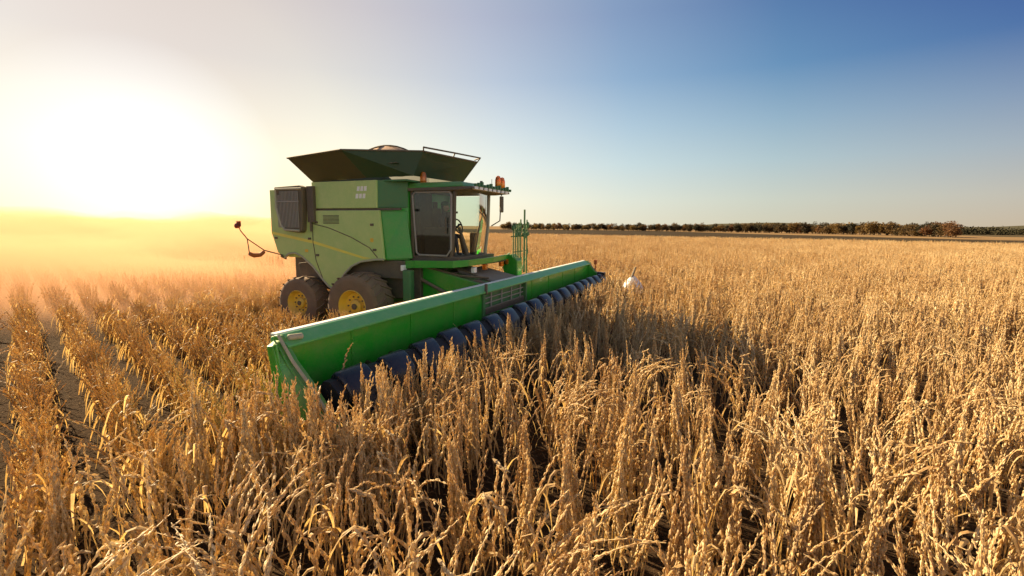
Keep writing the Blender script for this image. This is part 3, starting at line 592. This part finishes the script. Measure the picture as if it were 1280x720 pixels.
# end dividers
def divider(v_in, v_out, parent):
    s = 1 if v_out > v_in else -1
    b = MB(); A = [(.14, 1.53), (.02, 1.54), (-.20, 1.24), (-.45, .99), (-.68, .72), (-.85, .48), (-1.0, .16), (-1.0, .10), (.0, .30)]
    Bq = [(.06, 1.44), (-.06, 1.46), (-.10, 1.22), (-.17, 1.02), (-.32, .80), (-.55, .45), (-.8, .14), (-.8, .10), (-.15, .30)]
    b.loft([(u, v_in, z) for u, z in A], [(u, v_in + s * .07, z) for u, z in A]); 
    b.loft([(u - .02, v_in + s * .07, z - .05) for u, z in A], [(u, v_out, z) for u, z in Bq])
    o = part(b, 'end_divider', 'green', parent, .02)
    b = MB(); 
    for i in range(1, 5): b.tube([(A[i][0] - .01, v_in + s * .1, A[i][1] + .01), (A[i + 1][0] - .01, v_in + s * .1, A[i + 1][1] + .01)], .022, 6)
    part(b, 'divider_ridge', 'cream', parent, 0)
    b = MB()
    for i in range(1, 5): b.tube([(Bq[i][0] - .01, v_out - s * .03, Bq[i][1] + .01), (Bq[i + 1][0] - .01, v_out - s * .03, Bq[i + 1][1] + .01)], .018, 6); b.tube([(A[i][0] - .0, v_in + s * .15, A[i][1] - .04), (A[i + 1][0] - .0, v_in + s * .15, A[i + 1][1] - .04)], .012, 6)
    part(b, 'divider_edge', 'green', parent, 0)
    return o
e1 = divider(-7.38, -7.62, HD); e2 = divider(7.40, 7.64, HD)
b = MB(); b.tube([(-.02, -7.36, 1.50), (-.06, -7.18, 1.49)], .04, 10); part(b, 'reflector_capsule', 'cream', HD, .01, True)
b = MB(); b.prism([(-.35, .5), (-.8, .5), (-.75, 1.10), (-.45, 1.12)], 1, 7.25, 7.40); part(b, 'end_shield', 'black', HD, .02)
b = MB(); b.lathe((.25, -7.2, 1.46), [(.05, 0), (.05, .1)], 10); part(b, 'marker_lamp', 'red', HD, .01)
# pale cone-shaped divider tip and its dark rod beyond the far end of the header
b = MB(); b.lathe((-1.95, 6.62, .45), [(.40, 0), (.39, .15), (.35, .30), (.26, .44), (.15, .55), (.07, .62), (.02, .66)], 28, 2); b.lathe((-1.95, 6.62, .62), [(.392, 0), (.398, .01), (.390, .05), (.375, .06)], 28, 2); b.box(-1.9, -.9, 6.6, 6.7, .3, .5); CR = part(b, 'crop_divider', 'whitepoly', HD, 0, True)
b = MB(); b.tube([(-1.9, 6.55, .98), (-2.02, 6.72, 1.42)], [.055, .03], 8); part(b, 'divider_rod', 'darkmetal', HD, 0)
b = MB(); b.tube([(-.3, 7.5, 1.0), (-.3, 7.5, 1.45)], .03, 6); b.box(-.36, -.24, 7.45, 7.55, 1.40, 1.58); part(b, 'end_marker', 'orange', HD, .01)

# ------------------------------------------------------------------ the dry crop
def crop_mat(name, lo, mid, hi, trans=.42):
    m = bpy.data.materials.new(name); m.use_nodes = True; nt = m.node_tree; p = nt.nodes['Principled BSDF']
    oi = N(nt, 'ShaderNodeObjectInfo'); g = N(nt, 'ShaderNodeNewGeometry'); tc = N(nt, 'ShaderNodeTexCoord')
    a = N(nt, 'ShaderNodeMath', operation='ADD'); nt.links.new(oi.outputs['Random'], a.inputs[0]); nt.links.new(g.outputs['Random Per Island'], a.inputs[1])
    h = N(nt, 'ShaderNodeMath', operation='MULTIPLY'); nt.links.new(a.outputs[0], h.inputs[0]); h.inputs[1].default_value = .5
    c = ramp(nt, h.outputs[0], [(.1, lo), (.5, mid), (.9, hi)])
    n = N(nt, 'ShaderNodeTexNoise', i_Scale=60, i_Detail=3); nt.links.new(tc.outputs['Object'], n.inputs['Vector'])
    c = mixc(nt, .35, c, ramp(nt, n.outputs[0], [(.35, lo), (.65, hi)]))
    nt.links.new(c, p.inputs['Base Color']); p.inputs['Roughness'].default_value = .55; p.inputs['Specular IOR Level'].default_value = .35
    tr = N(nt, 'ShaderNodeBsdfTranslucent'); hs = N(nt, 'ShaderNodeHueSaturation'); hs.inputs['Saturation'].default_value = 1.15; nt.links.new(c, hs.inputs['Color']); nt.links.new(hs.outputs[0], tr.inputs[0])
    mx = N(nt, 'ShaderNodeMixShader'); mx.inputs[0].default_value = trans; nt.links.new(p.outputs[0], mx.inputs[1]); nt.links.new(tr.outputs[0], mx.inputs[2])
    nt.links.new(mx.outputs[0], nt.nodes['Material Output'].inputs[0]); return m
CM = [crop_mat('dry_crop', (.42, .25, .10), (.72, .52, .24), (.92, .80, .52), .45), crop_mat('dry_row_crop', (.40, .23, .08), (.68, .46, .18), (.86, .70, .38), .45),
      crop_mat('dry_leaf', (.34, .19, .07), (.56, .38, .16), (.72, .54, .28), .5)]

class Plant:
    def __init__(s, seed): s.r = random.Random(seed); s.v = []; s.f = []; s.m = []
    def strand(s, P, r0, r1, n=3, mi=0):
        base = len(s.v); ref = Vector((1, .13, .07)); L = len(P)
        for i, p in enumerate(P):
            d = (P[min(i + 1, L - 1)] - P[max(i - 1, 0)]).normalized(); x = ref.cross(d).normalized(); y = d.cross(x); rr = r0 + (r1 - r0) * i / (L - 1)
            for k in range(n):
                a = 6.2832 * k / n; s.v.append(p + (x * math.cos(a) + y * math.sin(a)) * rr)
        for i in range(L - 1):
            for k in range(n): s.f.append((base + i * n + k, base + i * n + (k + 1) % n, base + (i + 1) * n + (k + 1) % n, base + (i + 1) * n + k)); s.m.append(mi)
    def pod(s, p, d, L, w, mi=0):
        r = s.r; d = d.normalized(); x = d.orthogonal().normalized(); x = Matrix.Rotation(r.random() * 6.28, 3, d) @ x; y = d.cross(x); b = len(s.v)
        c = p + d * L * .4
        s.v += [p, c + x * w, c + y * w * .8, c - x * w, c - y * w * .8, p + d * L]
        for k in range(4): s.f += [(b, b + 1 + (k + 1) % 4, b + 1 + k), (b + 5, b + 1 + k, b + 1 + (k + 1) % 4)]; s.m += [mi, mi]
    def blade(s, P, w):
        b = len(s.v); L = len(P); side = None; tw = s.r.uniform(-.5, .5)
        for i, p in enumerate(P):
            d = (P[min(i + 1, L - 1)] - P[max(i - 1, 0)]).normalized()
            sd = d.cross(Vector((0, 0, 1))); sd = sd.normalized() if sd.length > .05 else Vector((1, 0, 0))
            if side and sd.dot(side) < 0: sd = -sd
            side = sd; sd = Matrix.Rotation(tw * i, 3, d) @ sd; ww = w * min(1, .35 + i * .6) * (1 - (i / (L - 1)) ** 2 * .9); up_ = d.cross(sd)
            s.v += [p + sd * ww, p - up_ * ww * .35, p - sd * ww]
        for i in range(L - 1):
            q = b + 3 * i; s.f += [(q, q + 1, q + 4, q + 3), (q + 1, q + 2, q + 5, q + 4)]; s.m += [2, 2]
    def stem(s, x, y, az, H, lean, droop, kind, pods, mi=0, podL=.034, podW=.008, seg=8, t0=.3):
        r = s.r; P = []; out = Vector((math.cos(az), math.sin(az), 0)); k1 = r.uniform(-.03, .03); k2 = r.uniform(-.03, .03)
        for i in range(seg + 1):
            t = i / seg
            if kind == 'broken':
                kn = droop; 
                if t <= kn: q = Vector((x, y, 0)) + out * lean * t + Vector((0, 0, H * t))
                else:
                    e = t - kn; q = Vector((x, y, 0)) + out * (lean * kn + e * H * .75) + Vector((0, 0, H * kn - e * H * (.25 + .9 * (e / (1 - kn)))))
            else:
                q = Vector((x, y, 0)) + out * (lean * t + droop * t ** 3.2) + Vector((0, 0, H * (t - .45 * abs(droop) * t ** 4)))
            q += Vector((k1 * math.sin(t * 5), k2 * math.sin(t * 4 + 1), 0)); P.append(q)
        s.strand(P, .0055, .0022, 3, mi)
        for j in range(pods):
            t = t0 + (1 - t0) * (j + r.random() * .8) / pods; f = t * seg; i = min(seg - 1, int(f)); q = P[i].lerp(P[i + 1], f - i); d = (P[i + 1] - P[i]).normalized()
            o = Vector((r.gauss(0, 1), r.gauss(0, 1), r.gauss(0, .4))).normalized(); sgn = 1 if r.random() < .8 else -.6
            taper = 1 - .45 * max(0, (t - .7) / .3)
            s.pod(q + o * .004, d * (-sgn) + o * r.uniform(.05, .32), podL * r.uniform(.7, 1.3) * taper, podW * r.uniform(.75, 1.25) * taper, mi)
        return P
    def mesh(s, name):
        me = bpy.data.meshes.new(name); me.from_pydata([tuple(v) for v in s.v], [], s.f); me.polygons.foreach_set('material_index', s.m)
        for m in CM: me.materials.append(m)
        return me
def leaf(pl, x, y, z, az, L, rise, w):
    r = pl.r; o = Vector((math.cos(az), math.sin(az), 0)); P = []
    for i in range(6):
        t = i / 5; P.append(Vector((x, y, z)) + o * L * (t * .75 - .25 * t * t) + Vector((0, 0, L * (rise * t - (rise + .75) * t * t))))
    pl.blade(P, w)
def clump(seed, form, detail=1.0, off=(0, 0), pl=None):
    pl = pl or Plant(seed); r = random.Random(seed * 13 + 5); ox, oy = off; mi = 1 if form == 'row' else 0
    n = {'upright': 11, 'spire': 15, 'droop': 9, 'broken': 8, 'row': 11, 'tangle': 8}[form]; n = max(3, int(n * (detail if detail < 1 else 1) ** .5))
    A = r.random() * 6.28; big = 1 / max(.25, detail) ** .5
    for i in range(n):
        az = r.random() * 6.28; rr = r.uniform(0, .15 if form == 'spire' else .115 if form == 'row' else .17); x, y = ox + rr * math.cos(az), oy + rr * math.sin(az)
        H = r.uniform(.55, 1.12); lean = r.uniform(.02, .22); dr = r.uniform(0, .12); kind = 'n'; np_ = 50; t0 = .28
        if form == 'spire': az = az + math.pi; lean = rr * .85; H = r.uniform(.62, 1.2); t0 = .18; np_ = 54; dr = r.uniform(0, .04)
        if form == 'droop': az = A + r.uniform(-.6, .6); lean = r.uniform(.05, .25); dr = r.uniform(.2, .6); H = r.uniform(.9, 1.15)
        if form == 'broken' and i < 4: az = A + r.uniform(-.5, .5); kind = 'broken'; dr = r.uniform(.5, .72); H = r.uniform(1.1, 1.45); lean = r.uniform(.05, .3)
        if form == 'row': H = r.uniform(.45, .82); lean = r.uniform(.0, .10); t0 = .12; np_ = 34
        if form == 'tangle': H = r.uniform(.5, 1.0); lean = r.uniform(.15, .5); dr = r.uniform(.1, .45); t0 = .15
        pl.stem(x, y, az, H, lean, dr, kind, max(5, int(np_ * detail)), mi, .058 * (big ** .6), .0105 * big, 9 if detail > .7 else 4, t0)
    nl = {'upright': 5, 'spire': 4, 'droop': 7, 'broken': 9, 'row': 5, 'tangle': 13}[form]
    for i in range(int(nl * min(1, detail * 1.3))):
        az = r.random() * 6.28; z = r.uniform(.15, .8) * (.7 if form == 'row' else 1); leaf(pl, ox + r.uniform(-.05, .05), oy + r.uniform(-.05, .05), z, az, r.uniform(.25, .6), r.uniform(.1, .9), r.uniform(.009, .019) * (big ** .5))
    return pl
FORMS = ['upright'] * 4 + ['spire'] * 4 + ['droop'] * 2 + ['broken'] * 3 + ['tangle'] * 2 + ['row'] * 5
NEAR = [clump(500 + i, f).mesh('crop_plant') for i, f in enumerate(FORMS)]
idx_of = {f: [i for i, q in enumerate(FORMS) if q == f] for f in set(FORMS)}
def patch(seed, form, side, count, detail):
    r = random.Random(seed); pl = Plant(seed)
    for k in range(count):
        f = form if form == 'row' else r.choice(['upright', 'upright', 'spire', 'spire', 'droop', 'broken'])
        clump(seed * 50 + k, f, detail, (r.uniform(-side, side) * .5, r.uniform(-side, side) * .5 * (.3 if form == 'row' else 1)), pl)
    return pl.mesh('crop_patch')
MID = [patch(31 + i, 'dense', 1.0, 8, .35) for i in range(5)] + [patch(61 + i, 'row', 1.0, 5, .4) for i in range(4)]
FAR = [patch(91 + i, 'dense', 2.2, 26, .16) for i in range(4)]

def inview(x, y, m=.12):
    if y < -1.5: return False
    return abs(x) < max(y, 0) * (640 / 600 + max(m, 0)) + (3.5 if m > 0 else 0)
ROWDIR = Vector((-.719, .695)); ROWN = Vector((.695, .719))
rr_ = random.Random(11)
def region(x, y):
    """None (bare / machine), 'row' or 'dense'"""
    u, v = uv_of(x, y)
    if -7.9 < v < 7.9 and -.92 < u < .5: return None
    if -1.05 < u < .5 and -7.8 < v < -7.2: return None
    if v <= -7.8 and v > -8.8 and -2.5 < u < .2: return 'dense'
    if .3 <= u < 7.4 and abs(v) < 2.35: return None
    if .3 <= u < 2.8 and abs(v) < 3.0: return None
    if u > .3 and v < 6: return 'row'
    if v < -7.75 and x < -1.7 and y > 4.6 + (x + 3.5) * .2 and v < -9.0 + .6 * math.sin(u * 2): return 'row'
    return 'dense'
pts = []   # x, y, form-class, lod
def fieldedge(x): return (137 - x * .655) if x > 0 else (137 + -x * .35)
# near plants, one by one
step = .49
for i in range(-60, 61):
    for j in range(-3, 40):
        x, y = i * step + rr_.uniform(-.16, .16), j * step + rr_.uniform(-.16, .16)
        d = math.hypot(x, y)
        if d > 17 or d < 1.3 or not inview(x, y, .25): continue
        if region(x, y) != 'dense': continue
        q = (x * ROWN.x + y * ROWN.y) / .76; ph = abs(q - round(q))
        if ph > .38 and rr_.random() < .35: continue
        pts.append((x, y, 'dense', 0))
for k in range(-90, 90):
    for j in range(-120, 120):
        s_, t_ = k * .79 + rr_.gauss(0, .03), j * .15 + rr_.uniform(-.06, .06)
        x = ROWN.x * s_ + ROWDIR.x * t_; y = ROWN.y * s_ + ROWDIR.y * t_; d = math.hypot(x, y)
        if d > 20 or d < 1.5 or not inview(x, y, .25) or region(x, y) != 'row': continue
        pts.append((x, y, 'row', 0))
for k in range(150):      # crop crowding the snouts and the near end of the header
    u_, v_ = -rr_.uniform(.98, 1.4), rr_.uniform(-7.2, 7.4); q = O2 + B2 * u_ + L2 * v_; pts.append((q.x, q.y, 'dense', 0))
for k in range(26):
    u_, v_ = rr_.uniform(-1.9, .1), -rr_.uniform(7.8, 8.6); q = O2 + B2 * u_ + L2 * v_; pts.append((q.x, q.y, 'dense', 0))
for k in range(24):
    u_, v_ = -rr_.uniform(1.08, 1.8), -rr_.uniform(6.7, 8.3); q = O2 + B2 * u_ + L2 * v_; pts.append((q.x, q.y, 'dense', 0))
near = [p for p in pts]
near.sort(key=lambda p: math.hypot(p[0], p[1]))
def pose(p):
    x, y, c, _ = p
    if c == 'row': f = 'row' if rr_.random() < .97 else 'tangle'
    elif y < 3.2 and x < 0: f = rr_.choice(['tangle', 'tangle', 'broken', 'upright', 'droop'])
    else: f = rr_.choices(['upright', 'spire', 'droop', 'broken', 'tangle'], [5, 8, 2.6, 3.0, 1.0])[0]
    i = rr_.choice(idx_of[f]); s = rr_.uniform(.85, 1.12)
    if math.hypot(x, y) < 6: s *= 1.10
    lo = uv_of(x, y)
    if -1.25 < lo[0] < 0 and abs(lo[1]) < 7.6: s *= .78 if lo[1] > -6.6 else .92     # pressed down in front of the snouts
    return i, f, (rr_.uniform(-.10, .10), rr_.uniform(-.10, .10), rr_.uniform(0, 6.28)), s
LAB = {'upright': ('straight-stemmed dry golden crop plant', 'standing'), 'spire': ('dry golden crop plant with stems bunched to a point', 'standing'), 'droop': ('dry golden crop plant with drooping arched heads', 'bending over'),
       'broken': ('dry golden crop plant with stems snapped over', 'hanging'), 'tangle': ('tangled dry crop plant with many loose leaves', 'sprawling'), 'row': ('low bushy dry brown crop plant', 'standing')}
single, rest = [], []
for p in near:
    if len(single) < 300 and p[1] > .3 and inview(p[0], p[1], -.02) and p[1] > 1.9: single.append(p)
    else: rest.append(p)
for p in single:
    i, f, rot, s = pose(p); o = bpy.data.objects.new('crop_plant', NEAR[i]); COL.objects.link(o); o.location = (p[0], p[1], 0); o.rotation_euler = rot; o.scale = (s, s, s)
    where = 'in the left rows' if p[2] == 'row' else ('at near left' if p[0] < -1.5 else 'at near middle' if p[0] < 2 else 'at near right')
    tag(o, LAB[f][0] + ' ' + where, 'crop plant', LAB[f][0] + 's ' + where)

def scatter(name, label, meshes, data):
    """one object: points carrying instances of the given meshes"""
    c = bpy.data.collections.new(name + '_sources')
    for i, m in enumerate(meshes): c.objects.link(bpy.data.objects.new('src_%s_%02d' % (name, i), m))
    me = bpy.data.meshes.new(name); n = len(data); me.vertices.add(n)
    me.vertices.foreach_set('co', [k for d in data for k in d[0]])
    a = me.attributes.new('rot', 'FLOAT_VECTOR', 'POINT'); a.data.foreach_set('vector', [k for d in data for k in d[1]])
    a = me.attributes.new('scl', 'FLOAT', 'POINT'); a.data.foreach_set('value', [d[2] for d in data])
    a = me.attributes.new('idx', 'INT', 'POINT'); a.data.foreach_set('value', [d[3] for d in data])
    o = bpy.data.objects.new(name, me); COL.objects.link(o)
    ng = bpy.data.node_groups.new(name, 'GeometryNodeTree'); ng.interface.new_socket('Geometry', in_out='INPUT', socket_type='NodeSocketGeometry'); ng.interface.new_socket('Geometry', in_out='OUTPUT', socket_type='NodeSocketGeometry')
    gi = ng.nodes.new('NodeGroupInput'); go = ng.nodes.new('NodeGroupOutput'); ip = ng.nodes.new('GeometryNodeInstanceOnPoints'); ci = ng.nodes.new('GeometryNodeCollectionInfo')
    ci.inputs['Collection'].default_value = c; ci.inputs['Separate Children'].default_value = True; ci.inputs['Reset Children'].default_value = True
    def attr(nm, dt_):
        q = ng.nodes.new('GeometryNodeInputNamedAttribute'); q.data_type = dt_; q.inputs['Name'].default_value = nm; return q.outputs['Attribute']
    ng.links.new(gi.outputs[0], ip.inputs['Points']); ng.links.new(ci.outputs[0], ip.inputs['Instance']); ip.inputs['Pick Instance'].default_value = True
    ng.links.new(attr('idx', 'INT'), ip.inputs['Instance Index']); ng.links.new(attr('scl', 'FLOAT'), ip.inputs['Scale'])
    e2r = ng.nodes.new('FunctionNodeEulerToRotation'); ng.links.new(attr('rot', 'FLOAT_VECTOR'), e2r.inputs[0]); ng.links.new(e2r.outputs[0], ip.inputs['Rotation'])
    ng.links.new(ip.outputs[0], go.inputs[0]); md = o.modifiers.new('scatter', 'NODES'); md.node_group = ng
    return tag(o, label, 'crop', kind='stuff')
data = []
for p in rest:
    i, f, rot, s = pose(p); data.append(((p[0], p[1], 0), rot, s, i))
nN, nM = len(NEAR), len(MID)
# middle distance: patches of about one square metre
rowang = math.atan2(ROWDIR.y, ROWDIR.x)
for i in range(-70, 71):
    for j in range(0, 70):
        x, y = i * .95 + rr_.uniform(-.3, .3), j * .95 + rr_.uniform(-.3, .3); d = math.hypot(x, y)
        if d < 17 or d > 50 or not inview(x, y, .08) or region(x, y) != 'dense': continue
        data.append(((x, y, 0), (0, 0, rr_.uniform(0, 6.28)), rr_.uniform(.88, 1.1), nN + rr_.randrange(5)))
for k in range(-80, 80):
    for j in range(-80, 80):
        s_, t_ = k * .79, j * .85 + rr_.uniform(-.1, .1); x = ROWN.x * s_ + ROWDIR.x * t_; y = ROWN.y * s_ + ROWDIR.y * t_; d = math.hypot(x, y)
        if d < 20 or d > 50 or not inview(x, y, .08) or region(x, y) != 'row': continue
        data.append(((x, y, 0), (0, 0, rowang + rr_.choice((0, math.pi)) + rr_.uniform(-.08, .08)), rr_.uniform(.9, 1.1), nN + 5 + rr_.randrange(4)))
for i in range(-110, 111):
    for j in range(20, 110):
        x, y = i * 1.9 + rr_.uniform(-.6, .6), j * 1.9 + rr_.uniform(-.6, .6); d = math.hypot(x, y)
        if d < 49 or d > 215 or not inview(x, y, .06) or y > fieldedge(x) - .8: continue
        data.append(((x, y, 0), (0, 0, rr_.uniform(0, 6.28)), rr_.uniform(.9, 1.08), nN + nM + rr_.randrange(4)))
scatter('crop', 'dense ripe golden-brown crop covering the field to its far edge', NEAR + MID + FAR, data)
print('crop points', len(single), len(rest), len(data), 'faces', sum(len(m.polygons) for m in NEAR) / len(NEAR), [len(m.polygons) for m in MID + FAR])

# straw and chaff lying on the soil
r = random.Random(5); vs, fs = [], []
for _ in range(15000):
    d = 2 + 16 * r.random() ** 1.2; x = r.uniform(-1.15, 1.15) * d; y = d
    if x > 1 and r.random() < .7: continue
    a = r.random() * 6.28; L = r.uniform(.03, .16); w_ = r.uniform(.002, .007); z = .012 + r.random() * .03; dz = r.uniform(-.02, .03); c, s_ = math.cos(a), math.sin(a); i = len(vs)
    vs += [(x - s_ * w_, y + c * w_, z), (x + s_ * w_, y - c * w_, z), (x + c * L + s_ * w_ * .6, y + s_ * L - c * w_ * .6, max(.01, z + dz)), (x + c * L - s_ * w_ * .6, y + s_ * L + c * w_ * .6, max(.01, z + dz)), (x + c * L * .5, y + s_ * L * .5, z + dz * .5 + w_ * 1.5)]
    fs += [(i, i + 1, i + 4), (i + 1, i + 2, i + 4), (i + 2, i + 3, i + 4), (i + 3, i, i + 4)]
me = bpy.data.meshes.new('straw_litter'); me.from_pydata(vs, [], fs); me.materials.append(simple('old_straw', (.17, .115, .06), 1.0)); o = bpy.data.objects.new('straw_litter', me); COL.objects.link(o)
tag(o, 'broken straw and chaff scattered over the soil between rows', 'straw', kind='stuff')

# ------------------------------------------------------------------ dust raised behind the machine
def dust(name, label, x0, x1, y0, y1, h, dens, seed, near):
    nx, ny = 46, 40; vs, fs = [], []
    def inside(a, b): return min(a, 1 - a) * 2, min(b, 1 - b) * 2
    for i in range(nx + 1):
        for j in range(ny + 1):
            a, b = i / nx, j / ny; x = x0 + (x1 - x0) * a; yn = y0 + max(0, x + 9) * near; y = yn + (y1 - yn) * b ** 1.6
            ea, eb = min(1, (1 - a) * 4, a * 10), min(1, b * 5.0, (1 - b) * 8)
            q = noise.fractal(Vector((x * .09, y * .09, seed)), 1.0, 2.0, 4)
            z = h * (ea ** .7) * (eb ** .9) * max(.15, .80 + 1.0 * q); vs.append((x, y, .03 + z))
    m_ = len(vs); vs += [(v[0], v[1], .01) for v in vs]
    def id_(i, j): return i * (ny + 1) + j
    for i in range(nx):
        for j in range(ny):
            f = (id_(i, j), id_(i + 1, j), id_(i + 1, j + 1), id_(i, j + 1)); fs += [f, tuple(k + m_ for k in f)[::-1]]
    rim = [id_(i, 0) for i in range(nx)] + [id_(nx, j) for j in range(ny)] + [id_(i, ny) for i in range(nx, 0, -1)] + [id_(0, j) for j in range(ny, 0, -1)]
    for k in range(len(rim)): a, b = rim[k], rim[(k + 1) % len(rim)]; fs.append((a, a + m_, b + m_, b))
    me = bpy.data.meshes.new(name); me.from_pydata(vs, [], fs)
    m = bpy.data.materials.new(name); m.use_nodes = True; nt = m.node_tree; nt.nodes.clear(); o_ = nt.nodes.new('ShaderNodeOutputMaterial'); pv = nt.nodes.new('ShaderNodeVolumePrincipled')
    pv.inputs['Color'].default_value = (.97, .575, .33, 1); pv.inputs['Density'].default_value = dens; pv.inputs['Anisotropy'].default_value = .12; nt.links.new(pv.outputs[0], o_.inputs['Volume'])
    me.materials.append(m); o = bpy.data.objects.new(name, me); COL.objects.link(o); tag(o, label, 'dust', kind='stuff')
dust('dust', 'low golden dust drifting over the field behind the harvester', -110, -2.0, 13.6, 120, 2.85, .17, 3.3, 1.05)

dust('dust', 'thin golden dust at the near edge of the dust behind the harvester', -90, 1.0, 11.6, 70, 2.7, .05, 8.1, 1.0)
# snapped stalks lying on the header's near end
def caught(u, v, w_, rz, tilt, sc, label, seed):
    pl = Plant(seed); r = pl.r
    for k in range(2): pl.stem(0, 0, r.random() * 6.28, .8, .05, .12, 'broken' if k == 0 else 'n', 34, 0, .045, .012, 9, .35)
    o = bpy.data.objects.new('broken_stalk', pl.mesh('broken_stalk')); COL.objects.link(o); q = O2 + B2 * u + L2 * v
    o.location = (q.x, q.y, w_); o.rotation_euler = (tilt, .1, rz); o.scale = (sc, sc, sc); tag(o, label, 'stalk')
caught(-.40, -6.95, .70, 1.2, .12, .95, 'snapped golden stalk standing against the near end of the green header', 4)
caught(-.30, -3.4, .62, 2.8, -.5, .6, 'short golden stalk caught behind the black snouts of the header', 9)
